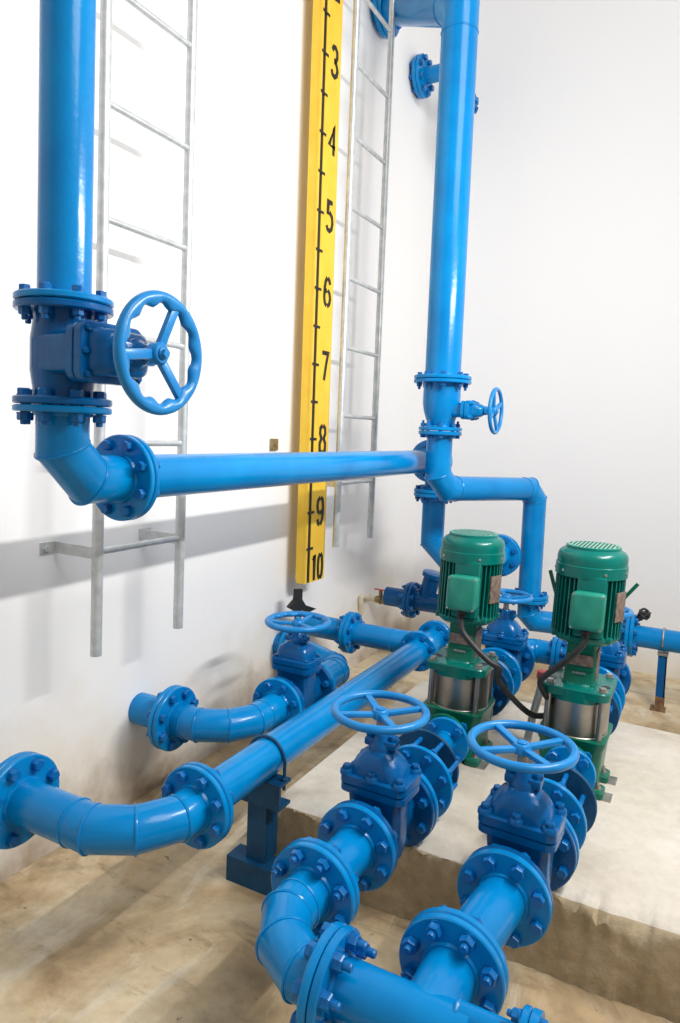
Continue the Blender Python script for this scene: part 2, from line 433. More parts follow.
# concrete plinth with a chipped front edge
def plinth():
    bm = bmesh.new()
    x0, x1, y0, y1, zt = -1.165, 2.6, 1.845, 3.17, -1.185+H
    from mathutils import noise
    nx, ny, nz = 340, 60, 12
    def edge(x): return .006*noise.noise(V((x*7, 1.3, 0)))+.004*noise.noise(V((x*31, 7.3, 0)))
    def chip(x): 
        c = max(0., noise.noise(V((x*9, 4.1, 2.)))-.05)*.05+max(0., noise.noise(V((x*27, 2.1, 2.))))*.008
        for cx, wd, dp in ((-.335, .045, .02), (-.16, .06, .026), (-.09, .05, .03), (-.25, .03, .014), (-.02, .04, .016)):
            c += dp*max(0, 1-((x-cx)/wd)**2)*(.6+.6*noise.noise(V((x*60, 3, 1))))
        c += max(0., noise.noise(V((x*70, 1.1, 5.))))*.010+.003*abs(noise.noise(V((x*160, 1.1, 5.))))
        return max(0., c)*1.5
    xs = [x0+(x1-x0)*(i/nx)**1.35 for i in range(nx+1)]
    rows = []
    prof = []
    for i, x in enumerate(xs):
        row = []
        yb, c = y0+edge(x), chip(x)
        for j in range(nz+1):                       # up the front face
            z = (zt-c*1.2)*j/nz
            row.append(bm.verts.new((x, yb+.004*noise.noise(V((x*8, z*9, 5.)))+.006*noise.noise(V((x*40, z*40, 9.))), z)))
        row.append(bm.verts.new((x, yb+c*.6+.003, zt-c*.35)))
        row.append(bm.verts.new((x, yb+c*1.5+.008, zt)))
        for j in range(1, 13):
            y = y0+.05+(y1-y0-.05)*j/12
            row.append(bm.verts.new((x, y, zt+.0025*noise.noise(V((x*3, y*3, 1.))))))
        row.append(bm.verts.new((x, y1, 0)))
        rows.append(row)
    for a, b in zip(rows, rows[1:]):
        for j in range(len(a)-1):
            f = bm.faces.new((a[j], b[j], b[j+1], a[j+1])); f.material_index = 1 if j <= nz else 0
    for r in (rows[0], rows[-1]):
        f = bm.faces.new(r); f.material_index = 1
    return bm
o = struct('concrete_plinth', plinth(), [PLIN, PLINF], 'low pale concrete plinth with chipped front edge under the pumps', 'plinth', 50)

# ================================================================== left tall riser with its valve
XL, YL = -1.286, 1.112
UP = (0, 0, 1); DN = (0, 0, -1); A = (0, 1, 0); NA = (0, -1, 0); B = (1, 0, 0); NB = (-1, 0, 0)
t = Thing('riser_pipe', 'tall blue riser pipe at the left wall, rising from the sideways gate valve', 'pipe', (XL, YL, .255))
pipe(t, [(XL, YL, .258), (XL, YL, 2.7)])
flange(t, (XL, YL, .255), UP, .1045, t=.016, n=8, stud=.012, size=.022)
gate_valve('gate_valve', 'blue gate valve with upright three-spoked handwheel facing the room, on left riser', (XL, YL, .144), UP, B, L=.222, hw=.280, wheelR=.1255, style='flat',
           spokes=3, srot=-.40, scallop=True, bolts_a=8, bolts_b=0, R=.1045, base=(XL, YL, .033), swap_a=False)
t = Thing('elbow_pipe', 'blue mitred elbow below the left riser valve, turning into the long horizontal pipe', 'pipe', (XL, YL, -.2))
pipe(t, bend((XL, YL, .03), (XL, YL, -.135), (XL, 1.295, -.135), .125, 2), welds=(2, 3))
flange(t, (XL, YL, .033), DN, .1045, t=.016)
flange(t, (XL, 1.298, -.135), NA, .107, t=.016, n=8, size=.023, stud=.004)
XU = -1.298
t = Thing('crossing_pipe', 'long blue horizontal pipe at eye level running along the left wall past the yellow gauge', 'pipe', (XU, 2.4, -.19))
pipe(t, [(XL, 1.301, -.135), (XU, 3.497, -.135)])
flange(t, (XL, 1.298, -.135), A, .107, t=.016)
flange(t, (XU, 3.50, -.135), NA, .112, n=8, size=.026)
t = Thing('drop_pipe', 'short blue elbow hanging behind the far end of the eye-level pipe', 'pipe', (XU, 3.55, -.306))
pipe(t, bend((XU, 3.503, -.135), (XU-.008, 3.62, -.135), (XU-.016, 3.62, -.303), .1, 2), welds=(2,))
flange(t, (XU, 3.50, -.135), A, .112)
flange(t, (XU-.016, 3.62, -.31), UP, .112, n=8, size=.026)
t = Thing('drop_pipe', 'blue vertical pipe with mitred bend dropping behind the left green pump', 'pipe', (XU-.016, 3.62, -.72))
pp = [(XU-.016, 3.62, -.313), (XU-.016, 3.62, -.575), (XU+.13, 3.60, -.70), (-1.06, 3.58, -.71), (-.985, 3.54, -.64), (-.962, 3.60, -.622), (-.962, 3.697, -.622)]
pipe(t, pp, .062, welds=(1, 2, 3))
flange(t, (XU-.016, 3.62, -.31), DN, .112)
flange(t, (-.962, 3.70, -.622), NA, .112, n=8, size=.024)
t = Thing('blind_flange', 'round blue blind flange just behind the left pump motor', 'pipe', (-.962, 3.70, -.73))
t.part('disc', BLUE, lambda bm: lathe(bm, (-.962, 3.70, -.622), A, [(0, .001), (.112, .001), (.112, .02), (0, .022)]))

# ================================================================== right tall riser
XR, YR = -1.145, 3.19
t = Thing('riser_pipe', 'thick blue riser pipe near the room corner with elbow to wall at its top', 'pipe', (XR, YR, .272))
RB = .084
WT = V((-1.762, 3.71, 2.355))
pts = [(XR, YR, .265)] + bend((XR, YR, 1.5), (XR, YR, 1.95), WT+V((.045, -.03, -.02)), .19, 1)[1:]
pipe(t, pts, RB, welds=(1, 3))
flange(t, (XR, YR, .262), UP, .135, RB, .018, 8, size=.022)
flange(t, WT, B, .14, RB, .022, 8, size=.028, stud=0.)
t = Thing('wall_flange', 'thick blue wall flange behind the far ladder, at the top of the picture', 'pipe', (XW, WT.y, WT.z-.15))
t.part('disc', BLUE, lambda bm: lathe(bm, (XW, WT.y, WT.z), B, [(0, 0), (.1, 0), (.1, .03), (.14, .032), (.14, .0565), (0, .0565)]))
bowl_R[0] = .102
gate_valve('gate_valve', 'small blue bowl-shaped valve with upright handwheel, under the thick far riser', (XR, YR, .142), DN, B, L=.24, hw=.262, wheelR=.108, spokes=4, srot=.4, bs=.62, zoff=.03, wz=-.02, tube_r=.009,
           bolts_a=0, bolts_b=0, R=.135, base=(XR, YR, .022), mat=BLUE,
           bowl=[(.09, -.11), (.086, -.09), (.088, -.06), (.088, -.01), (.082, .03), (.072, .06), (.062, .085), (.058, .11)])
t = Thing('cross_pipe', 'blue pipe below the bowl-shaped valve running sideways and down to the right', 'pipe', (-.87, 4.06, -.9))
P0, P1 = V((XR, YR, -.252)), V((-.828, 3.86, -.268))
a = bend((XR, YR, .019), P0, (P0+P1)/2, .12, 2)
b = bend((P0+P1)/2, P1, (-.828, 3.86, -.857), .10, 2)
pipe(t, a[:-1]+b[1:], .061, welds=(2, 3, 4, 5, 6, 7))
flange(t, (XR, YR, .022), DN, .102, n=8, size=.02)
flange(t, (-.828, 3.86, -.86), UP, .102, n=8, size=.022)
t = Thing('header_pipe', 'blue discharge header elbow leading right behind the right green pump', 'pipe', (-.6, 4.06, -1.09))
pipe(t, bend((-.828, 3.86, -.863), (-.828, 3.86, -.985), (-.55, 4.0, -1.01), .07, 2)[:-1]+[(-.55, 4.02, -1.015), (-.45, 4.06, -1.03), (-.325, 4.06, -1.03)], .059, welds=(2,))
flange(t, (-.828, 3.86, -.86), DN, .102)
flange(t, (-.322, 4.06, -1.03), NB, .115, n=8, size=.028, swap=True)
t = Thing('header_pipe', 'blue horizontal pipe leaving the picture at right, held on a rusty angle leg', 'pipe', (.2, 4.06, -1.09))
pipe(t, [(-.319, 4.06, -1.03), (-.152, 4.06, -1.03), (2.2, 4.06, -1.03)], welds=(1,))
flange(t, (-.322, 4.06, -1.03), B, .115)
t = Thing('wall_pipe', 'narrow blue pipe with flange on left wall, beside the top of thick riser', 'pipe', (XW, 4.28, 2.15))
pipe(t, bend((XW, 4.28, 2.25), (-1.482, 4.28, 2.25), (-1.482, 4.28, 2.05), .08, 2), .05)
flange(t, (-1.77, 4.28, 2.25), NB, .125, .05, .022, n=8, size=.032, swap=True)
flange(t, (-1.77, 4.28, 2.25), B, .125, .05, .022)
flange(t, (-1.482, 4.28, 2.03), UP, .085, .05, .02, n=8)

# ================================================================== long low pipe along the left
XA, ZA = -1.145, -1.003
t = Thing('wall_pipe', 'blue flanged wall stub at the lower left edge of the picture', 'pipe', (XW, 1.22, ZA-.06))
pipe(t, [(XW, 1.22, ZA), (-1.563, 1.22, ZA)])
flange(t, (-1.56, 1.22, ZA), NB, .118)
t = Thing('elbow_pipe', 'big blue segmented elbow low in the foreground at left', 'pipe', (XA, 1.22, ZA-.06))
pipe(t, bend((-1.557, 1.22, ZA), (XA, 1.22, ZA), (XA, 1.44, ZA), .20, 3), welds=(1, 2, 3, 4, 5))
flange(t, (-1.56, 1.22, ZA), B, .118, n=8, stud=.008)
flange(t, (XA, 1.443, ZA), NA, .109, t=.018, n=8, stud=.004, size=.026)
t = Thing('long_pipe', 'long straight blue pipe low along the plinth, clamped to a dark blue steel stand', 'pipe', (XA, 2.3, ZA-.06))
pipe(t, [(XA, 1.446, ZA), (XA, 3.037, ZA)])
flange(t, (XA, 1.443, ZA), A, .109, t=.018)
flange(t, (XA, 3.04, ZA), NA, .093, t=.014, n=8, size=.022, stud=.006)
t = Thing('tee_pipe', 'blue tee joining the long low pipe to a side branch from the wall', 'pipe', (XA, 3.26, ZA-.06))
pipe(t, [(XA, 3.043, ZA), (XA, 3.26, ZA)])
pipe(t, [(-1.557, 3.165, ZA-.012), (-1.32, 3.16, ZA-.01), (XA, 3.15, ZA)], .0565, welds=(1,), name='branch')
flange(t, (XA, 3.04, ZA), A, .093, t=.014)
flange(t, (XA, 3.263, ZA), NA, .093, t=.014, n=8, size=.022, stud=.006)
flange(t, (-1.56, 3.165, ZA-.012), B, .104, n=8, size=.024)
t = Thing('end_flange', 'blue blind flange closing the far end of the tee behind the left pump', 'pipe', (XA, 3.28, ZA-.1))
t.part('disc', BLUE, lambda bm: lathe(bm, (XA, 3.263, ZA), A, [(0, .001), (.093, .001), (.093, .015), (0, .017)]))
t = Thing('wall_pipe', 'blue wall stub just right of the black gauge pointer', 'pipe', (XW, 3.165, ZA-.07))
pipe(t, [(XW, 3.17, ZA-.012), (-1.563, 3.165, ZA-.012)])
flange(t, (-1.56, 3.165, ZA-.012), NB, .104)
# stand
t = Thing('pipe_stand', 'dark blue welded steel stand with U-bolt under the long low pipe', 'support', (-1.15, 1.77, -H))
def chan(bm, x0, x1, y0, y1, z0, z1, th=.009):       # channel: web facing -Y, flanges pointing back
    box(bm, (x0, y0, z0+th), (x1, y0+th, z1-th)); box(bm, (x0, y0, z1-th), (x1, y1, z1)); box(bm, (x0, y0, z0), (x1, y1, z0+th))
t.part('top_beam', BLUED, lambda bm: chan(bm, -1.245, -1.07, 1.735, 1.80, -1.14, ZA-RP-.001))
t.part('post', BLUED, lambda bm: (box(bm, (-1.192, 1.75, -1.325), (-1.124, 1.757, -1.141)), box(bm, (-1.13, 1.7575, -1.325), (-1.123, 1.815, -1.141))))
t.part('foot_beam', BLUED, lambda bm: chan(bm, -1.25, -1.03, 1.728, 1.80, -H, -1.326))
def ub(bm):
    pts = [(XA+.066, 1.775, ZA-RP-.03), (XA+.066, 1.775, ZA)] + [(XA+.063*math.cos(a), 1.775, ZA+.063*math.sin(a)) for a in [PI*k/16 for k in range(1, 16)]] + [(XA-.066, 1.775, ZA), (XA-.066, 1.775, ZA-RP-.03)]
    tube(bm, pts, .0052, 10)
    for x in (.066, -.066): hexa(bm, (XA+x, 1.775, ZA-RP+.0005), UP, .018, .008)
t.part('u_bolt', BLUED, ub)

# ================================================================== by-pass at the wall with its valve
Z1, X0 = -1.055, -1.40
t = Thing('wall_pipe', 'blue wall stub low below the near ladder', 'pipe', (XW, 1.94, Z1-.07))
pipe(t, [(XW, 1.94, Z1), (-1.660, 1.94, Z1)])
flange(t, (-1.657, 1.94, Z1), NB, .1135)
t = Thing('elbow_pipe', 'blue curved elbow from the wall stub to the valve behind the long low pipe', 'pipe', (X0, 1.94, Z1-.06))
pipe(t, bend((-1.654, 1.94, Z1), (X0, 1.94, Z1), (X0, 2.237, Z1), .19, 3), welds=(1, 2, 3, 4, 5))
flange(t, (-1.657, 1.94, Z1), B, .1135, n=8, stud=.004, size=.026)
flange(t, (X0, 2.24, Z1), NA, .1095, t=.018, n=8, stud=.003, size=.024)
gate_valve('gate_valve', 'blue gate valve by the left wall below the yellow gauge, three-spoked wheel', (X0, 2.365, Z1), A, UP, L=.25, hw=.300, wheelR=.132, spokes=3, srot=.55+PI/2, scallop=True, style='flat', bolts_a=0, bolts_b=8, R=.1095, swap_b=False)
t = Thing('elbow_pipe', 'blue mitred elbow returning to the wall beyond the wall-side valve', 'pipe', (X0, 2.8, Z1-.06))
pipe(t, bend((X0, 2.493, Z1), (X0-.006, 2.74, Z1), (-1.745, 2.90, Z1), .10, 2), .062, welds=(1, 2, 3, 4))
flange(t, (X0, 2.49, Z1), A, .1095)
flange(t, (-1.748, 2.90, Z1), B, .094, n=8, size=.02)
t = Thing('wall_flange', 'blue flange on the wall behind the wheel of the wall-side valve', 'pipe', (XW, 2.90, Z1-.1))
t.part('disc', BLUE, lambda bm: lathe(bm, (XW, 2.90, Z1), B, [(0, 0), (.06, 0), (.06, .05), (.094, .052), (.094, .0705), (0, .0705)]))

# ================================================================== front suction header
X1, X2, ZS = -.757, -.366, -1.085
YH, YF, YN = 1.18, 1.628, 1.415
X1N, X2N = -.766, -.399
FH = .104
FR = .112
t = Thing('elbow_pipe', 'blue segmented elbow in the foreground turning right into the front header', 'pipe', (X1, YH, ZS-.06))
pipe(t, bend((X1N, YN, ZS), (X1N-.012, YH, ZS), (-.596, YH, ZS), .158, 3), welds=(1, 2, 3, 4, 5))
flange(t, (X1N, YN, ZS), NA, FR, n=8, size=.029, swap=True, stud=.012)
flange(t, (-.593, YH, ZS), NB, FH)
t = Thing('header_pipe', 'blue front header at the bottom edge with branch and small end outlet', 'pipe', (-.45, YH, ZS-.06))
pipe(t, [(-.59, YH, ZS), (-.315, YH, ZS), (-.307, YH, ZS)], [RP, RP, RP*.75])
pipe(t, [(X2N, YH, ZS), (X2N, 1.342, ZS)], .0565, name='branch')
pipe(t, [(-.34, YH+.012, ZS+.036), (-.215, YH+.012, ZS+.036)], .026, name='outlet', welds=(0,))
flange(t, (-.593, YH, ZS), B, FH, n=8, size=.029, swap=True, stud=.02)
flange(t, (X2N, 1.345, ZS), NA, FR, n=8, size=.029, swap=True, stud=.012)
flange(t, (-.212, YH+.012, ZS+.036), NB, .058, .026, .016, n=4, size=.02, stud=.01, swap=True, rot=0.)
t = Thing('small_flange', 'small blue flange cap with bolts at the bottom edge, end of the front header', 'pipe', (-.2, YH, ZS-.05))
t.part('disc', BLUE, lambda bm: lathe(bm, (-.212, YH+.012, ZS+.036), B, [(0, .001), (.058, .001), (.058, .016), (.022, .017), (.02, .03), (0, .03)]))
def spool(x, x0, y0, label):
    t = Thing('spool_pipe', label, 'pipe', (x, (y0+YF)/2, ZS-.06), 'short flanged pipes before the pump valves')
    pipe(t, [(x0, y0+.003, ZS), (x, YF-.003, ZS)])
    flange(t, (x0, y0, ZS), A, FR)
    flange(t, (x, YF, ZS), NA, FR, n=8, size=.027, stud=.003)
spool(X1, X1N, YN, 'short blue flanged pipe before the left pump valve, beside the plinth corner')
spool(X2, X2N, 1.345, 'short blue flanged pipe before the right pump valve, leading up from header')
LV = .25
for x, lab, rot in ((X1, 'blue gate valve with four-spoked handwheel on the left pump inlet', .78), (X2, 'blue gate valve with four-spoked handwheel on the right pump inlet, nearest the camera', .83)):
    gate_valve('gate_valve', lab, (x+.004, YF+LV/2, ZS), (.03, 1, 0), UP, L=LV, hw=.318, wheelR=.1375, spokes=4, srot=rot, bolts_a=0, bolts_b=8, R=FR-.001, Rb=.119, swap_b=False, lean=-.010, group='valves before the pumps')
YR2 = YF+LV
YP = 2.545                                      # pump axis
ZP = -1.185                                    # plinth top
def joint(x, y0, sgn, label, name='expansion_joint', z_=-1.085):
    """short rubber joint between the valve and the reducer, held by long tie rods"""
    d = (0, sgn, 0); nd = (0, -sgn, 0)
    t = Thing(name, label, 'pipe joint', (x, y0+sgn*.13, z_-.11), 'joints between the valves and the pumps')
    Y = lambda q: y0+sgn*q
    pipe(t, [(x, Y(.003), z_), (x, Y(.15), z_)], .05, mat=BLUE2)
    t.part('gasket', RUST, lambda bm: lathe(bm, (x, Y(.024), z_), d, [(.07, 0), (.078, .01), (.078, .02), (.07, .032)]), label='rusty packing ring')
    flange(t, (x, y0, z_), d, .119, .05)
    flange(t, (x, Y(.155), z_), nd, .118, .05, .018, n=8, size=.025, stud=.085, neck=False, swap=False)
    t.part('collar', BLUE2, lambda bm: lathe(bm, (x, Y(.158), z_), d, [(.075, 0), (.085, .012), (.085, .03), (.07, .05)]))
def reducer(x, y0, y1, label, z_=-1.085):
    sgn = 1 if y1 > y0 else -1
    d = (0, sgn, 0); nd = (0, -sgn, 0)
    t = Thing('reducer_pipe', label, 'pipe', (x, (y0+y1)/2, z_-.09), 'reducers at the pump ports')
    t.part('plate', BLUED, lambda bm: lathe(bm, (x, y0, z_), d, [(.04, 0), (.116, 0), (.118, .002), (.118, .012), (.116, .014), (.05, .014)]))
    pipe(t, [(x, y0+sgn*.012, z_), (x, y0+sgn*.035, z_), (x, y1-sgn*.022, z_), (x, y1-sgn*.003, z_)], [.056, .054, .036, .034])
    flange(t, (x, y1, z_), nd, .086, .034, .018, n=4, size=.028, stud=.012, rot=PI/4)
YJ = YR2
PX = {X1: -.766, X2: -.342}                     # pump axes
ZD_ = -1.05
for x, s1 in ((X1, 'left'), (X2, 'right')):
    px = PX[x]; xd = px-.022
    joint(x+.010, YJ, 1, 'blue bolted pipe joint with rusty ring between valve and inlet of the %s pump' % s1)
    reducer(px-.004, YJ+.265, YP-.175, 'blue reducer with dark disc at the inlet of the %s pump' % s1)
    # discharge side
    reducer(xd, 2.86, YP+.175, 'blue reducer at the outlet of the %s pump' % s1, z_=ZD_)
    joint(xd, 3.075, -1, 'blue bolted joint behind the %s pump' % s1, z_=ZD_)
    gate_valve('gate_valve', 'blue gate valve standing behind the %s pump' % s1, (xd, 3.075+.125, ZD_), A, UP, L=.25, hw=.328, wheelR=.118, spokes=4, srot=.5, bolts_a=8, bolts_b=8, R=.116, group='valves behind the pumps', mat=BLUE2)
X1D, X2D = PX[X1]-.022, PX[X2]-.022
t = Thing('manifold_pipe', 'blue elbow behind the left pump valve running right with a flange', 'pipe', (X1D, 3.5, ZD_-.06))
pipe(t, bend((X1D, 3.328, ZD_), (X1D, 3.53, ZD_), (-.605, 3.53, ZD_), .09, 3), welds=(5,))
flange(t, (X1D, 3.325, ZD_), A, .116)
flange(t, (-.602, 3.53, ZD_), NB, .088, n=8, size=.02)
t = Thing('manifold_pipe', 'blue manifold end behind the right pump valve', 'pipe', (X2D, 3.5, ZD_-.06))
pipe(t, bend((X2D, 3.328, ZD_), (X2D, 3.53, ZD_), (-.599, 3.53, ZD_), .09, 3))
flange(t, (X2D, 3.325, ZD_), A, .116)
flange(t, (-.602, 3.53, ZD_), B, .088)

# ================================================================== pumps
def pump(x, label, rods):
    t = Thing('water_pump', label, 'pump', (x, YP, ZP), 'green vertical pumps')
    P = lambda z: (x, YP, z)
    M = Matrix(((1, 0, .034, x+.034*.5), (0, 1, 0, YP), (0, 0, 1, 0), (0, 0, 0, 1)))
    zb, zc, zp0, zp, zl, zm, zk, zt = ZP, -1.006, -.866, -.832, -.690, -.655, -.446, -.355
    def base(bm):
        loft(bm, [(zb+.012, .10, .112, .02), (zb+.018, .10, .112, .02), (zb+.032, .099, .106, .03), (zb+.05, .099, .102, .03), (zc-.03, .105, .105, .03), (zc-.012, .112, .112, .03), (zc+.004, .114, .114, .03), (zc+.005, .108, .108, .03)], 8)
        for sx in (-1, 1):
            for yy in (-.088, .045): loft(bm, [(zb+.004, .026, .036, .01, sx*.096, yy), (zb+.022, .026, .036, .01, sx*.096, yy), (zb+.026, .022, .032, .01, sx*.094, yy)], 4)
        for s in (-1, 1):
            lathe(bm, (0, s*.06, ZS), (0, s, 0), [(.05, 0), (.045, .07), (.042, .1)], 28)
    bo = t.part('base', GREEND, base, M=M, sharp=40)
    def port(s):
        return lambda bm: lathe(bm, (0, s*.155, ZS), (0, s, 0), [(.04, 0), (.086, .0), (.088, .002), (.088, .017), (.04, .0188)], 40)
    for s in (-1, 1): t.part('port_flange', GREEND, port(s), bo, M=M)
    for sx in (-1, 1):
        for yy in (-.09, .045):
            def fb(bm, sx=sx, yy=yy):
                box(bm, (sx*.112-.036, yy-.03, zb), (sx*.112+.036, yy+.03, zb+.0045))
                hexa(bm, (sx*.1, yy, zb+.026), UP, .02, .012); lathe(bm, (sx*.1, yy, zb+.004), UP, [(.007, 0), (.007, .042)], 12)
                lathe(bm, (sx*.1, yy, zb+.0235), UP, [(.015, 0), (.015, .003)], 16)
            t.part('anchor_bolt', ZINC, fb, M=M)
    t.part('chamber', STEEL, lambda bm: lathe(bm, (0, 0, zc-.004), UP, [(.0955, 0), (.107, .0), (.107, .010), (.105, .012), (.105, zp0-zc-.012), (.106, zp0-zc-.010), (.106, zp0-zc+.006)], 64), M=M, label='ribbed stainless steel chamber sleeve')
    for sx in (-1, 1):
        for sy in (-1, 1):
            t.part('tie_rod', STEEL, lambda bm: lathe(bm, (sx*.087, sy*.087, zc-.01), UP, [(.0105, 0), (.0105, zp0-zc+.02)], 16), M=M)
    def plate(bm):
        loft(bm, [(zp0, .098, .098, .03), (zp0+.004, .111, .111, .034), (zp-.004, .113, .113, .034), (zp, .110, .110, .032)], 6)
        loft(bm, [(zp0-.012, .08, .112, .05), (zp-.006, .075, .113, .05)], 6)
        lathe(bm, (0, 0, zp-.002), UP, [(.07, 0), (.066, .006)], 40)
    pl = t.part('bracket_plate', GREEN, plate, M=M, sharp=40)
    for sx in (-1, 1):
        for sy in (-1, 1):
            def pb(bm, sx=sx, sy=sy):
                lathe(bm, (sx*.086, sy*.086, zp), UP, [(.016, 0), (.016, .003)], 20); hexa(bm, (sx*.086, sy*.086, zp+.002), UP, .022, .012, .3)
            t.part('plate_bolt', ZINC, pb, pl, M=M)
    for sx in (-1, 1):
        t.part('plate_hole', BLACK, lambda bm: lathe(bm, (sx*.088, -.03, zp-.004), UP, [(.015, 0), (.015, .0046)], 20), pl, M=M)
    def lantern(bm):
        loft(bm, [(zp+.002, .055, .055, .012), (zp+.010, .051, .051, .01), (zl-.008, .049, .049, .01), (zl+.002, .056, .056, .02)], 6)
        for s in (-1, 1):
            box(bm, (-.044, s*.050-.003, zp+.05), (.044, s*.050+.003, zp+.056))
    la = t.part('coupling_housing', GREEND, lantern, M=M, sharp=40)
    t.part('guard_plate', PLATE, lambda bm: (box(bm, (-.042, -.0535, zp+.066), (.042, -.05, zp+.104)), box(bm, (.05, -.038, zp+.014), (.0535, .038, zp+.118))), la, M=M)
    t.part('maker_mark', ZINC, lambda bm: [box(bm, (-.022+.009*i, -.0545, zp+.036), (-.0155+.009*i, -.05, zp+.043)) for i in range(5)], la, M=M)
    RM = .113
    def motor(bm):
        lathe(bm, (0, 0, zl), UP, [(.05, 0), (.075, .0), (.094, .006), (.108, .018), (.112, .026), (.112, .034), (.104, .038), (.098, .05), (.098, zk-zl+.01)], 64)
        n = 40
        for i in range(n):
            a = 2*PI*i/n
            if abs((a+PI/2-.17+PI) % (2*PI)-PI) < .36: continue
            e = V((math.cos(a), math.sin(a), 0))
            bar(bm, e*.092+V((0, 0, (zl+.03+zk)/2)), e*(RM+.001)+V((0, 0, (zl+.03+zk)/2)), .0042, zk-zl-.03, UP)
        box(bm, (-.026, -.117, zl+.04), (.066, -.09, zk), None, .006)
        for a in (.35, 1.2, 1.9, 2.8, 3.7, 5.6):
            e = V((math.cos(a), math.sin(a), 0)); box(bm, e*.106+V((-.012, -.012, zl+.018)), e*.106+V((.012, .012, zl+.04)), None, .004)
    mo = t.part('motor', GREEN, motor, M=M, sharp=40)
    R2 = .1185
    def cowl(bm):
        lathe(bm, (0, 0, zk-.012), UP, [(R2-.004, 0), (R2, .003), (R2, .040), (R2-.003, .042), (R2-.003, .055), (R2-.003, .066), (R2-.006, .076), (R2-.013, .085), (R2-.024, .091), (.091, .094), (.090, .101), (.086, .104), (.083, .102)], 72)
    co = t.part('fan_cowl', GREEN, cowl, mo, M=M, sharp=40)
    for a in (-1.05, -.2, -2.3, -2.9, .8, 2.):
        t.part('cowl_screw', ZINC, lambda bm: lathe(bm, ((R2-.001)*math.cos(a), (R2-.001)*math.sin(a), zk+.008), (math.cos(a), math.sin(a), 0), [(.005, 0), (.005, .003), (.003, .004)], 12), co, M=M)
    zg = zk-.012+.1065
    t.part('grille', GRILL, lambda bm: lathe(bm, (0, 0, zg-.006), UP, [(0, 0), (.0845, .0), (.0845, .003), (0, .003)], 48), co, M=M)
    def slots(bm):
        for i in range(-6, 7):
            x_ = i*.0126
            for y0, y1 in ((-.078, -.030), (-.024, .024), (.030, .078)):
                hy = math.sqrt(max(.079**2-x_*x_, 0)); a_, b_ = max(y0, -hy), min(y1, hy)
                if b_-a_ > .008: box(bm, (x_-.0034, a_, zg-.0034), (x_+.0034, b_, zg-.0026))
    t.part('grille_slots', BLACK, slots, co, M=M)
    # terminal box on the front of the motor
    def tbox(bm):
        b2 = bmesh.new(); loft(b2, [(0, .051, .059, .012), (.034, .051, .059, .012), (.035, .054, .062, .014), (.05, .054, .062, .014), (.056, .049, .057, .012), (.058, .043, .051, .01)], 5)
        xf(b2, mat3((1, 0, 0), (0, 0, 1), (0, -1, 0), (.02, -.112, -.553))); merge(bm, b2)
    tb = t.part('terminal_box', GREEN2, tbox, mo, M=M, sharp=40)
    for sx in (-1, 1):
        for sz in (-1, 1): t.part('box_screw', ZINC, lambda bm: lathe(bm, (.02+sx*.046, -.1655, -.553+sz*.054), (0, -1, 0), [(.0045, 0), (.0045, .003)], 12), tb, M=M)
    t.part('cable_gland', BLACK, lambda bm: lathe(bm, (.02, -.143, -.618), DN, [(.017, 0), (.017, .012), (.013, .016), (.013, .028)], 20), tb, M=M)
    def npl(bm):
        a = -.36; e = V((math.cos(a), math.sin(a), 0)); s_ = V((-math.sin(a), math.cos(a), 0))
        Q = mat3(s_, UP, e, e*.1155+V((0, 0, -.548)))
        b2 = bmesh.new(); box(b2, (-.03, -.05, -.004), (.03, .05, .002), None, .0015); xf(b2, Q); merge(bm, b2)
    t.part('nameplate', PLATE, npl, mo, M=M)
    if rods:
        for p, q in (((-.137, 0, -.46), (-.108, 0, -.545)), ((.152, 0, -.47), (.106, 0, -.535))):
            t.part('lifting_rod', GREEND, lambda bm: bar(bm, q, p, .012, .008, (0, 1, 0)), mo, M=M)
    return t
pump(PX[X1], 'green vertical multistage pump with steel chamber, the left of the two', False)
pump(PX[X2], 'green vertical multistage pump with steel chamber, the right of the two', True)

# power cables
def smooth(pts, n=6):
    pts = [V(p) for p in pts]; out = []
    P = [pts[0]*2-pts[1]]+pts+[pts[-1]*2-pts[-2]]
    for i in range(1, len(P)-2):
        for k in range(n):
            s = k/n; a, b, c, d = P[i-1:i+3]
            out.append(.5*((2*b)+(c-a)*s+(2*a-5*b+4*c-d)*s*s+(3*b-a-3*c+d)*s**3))
    return out+[pts[-1]]
def cable(pts, label):
    t = Thing('power_cable', label, 'cable', (pts[-1][0], pts[-1][1], pts[-1][2]), 'motor cables')
    t.part('cord', RUBBER, lambda bm: tube(bm, smooth(pts), .0105, 14), sharp=60)
cable([(PX[X1]+.02, 2.397, -.648), (-.735, 2.385, -.688), (-.690, 2.385, -.735), (-.637, 2.385, -.775), (-.602, 2.40, -.80), (-.612, 2.42, -.845), (-.56, 2.46, -.92), (-.505, 2.5, -.975), (-.45, 2.52, -.975)],
      'black cable looping from the left pump motor down to the conduit')
cable([(PX[X2]+.02, 2.397, -.648), (-.347, 2.385, -.688), (-.392, 2.39, -.74), (-.435, 2.4, -.782), (-.463, 2.41, -.82), (-.452, 2.44, -.87), (-.432, 2.5, -.93), (-.45, 2.515, -.972)],
      'black cable looping from the right pump motor down to the conduit')
t = Thing('conduit_post', 'short grey steel conduit between the two pumps where the cables end', 'conduit', (-.56, 2.75, ZP))
t.part('tube', GALV, lambda bm: tube(bm, [(-.565, 2.75, ZP), (-.55, 2.75, -1.08), (-.525, 2.75, -.96), (-.522, 2.75, -.92)], .015, 16))
t.part('cap', RED, lambda bm: lathe(bm, (-.522, 2.75, -.925), UP, [(.02, 0), (.022, .012), (.018, .032), (0, .036)], 18), label='faded red cap')

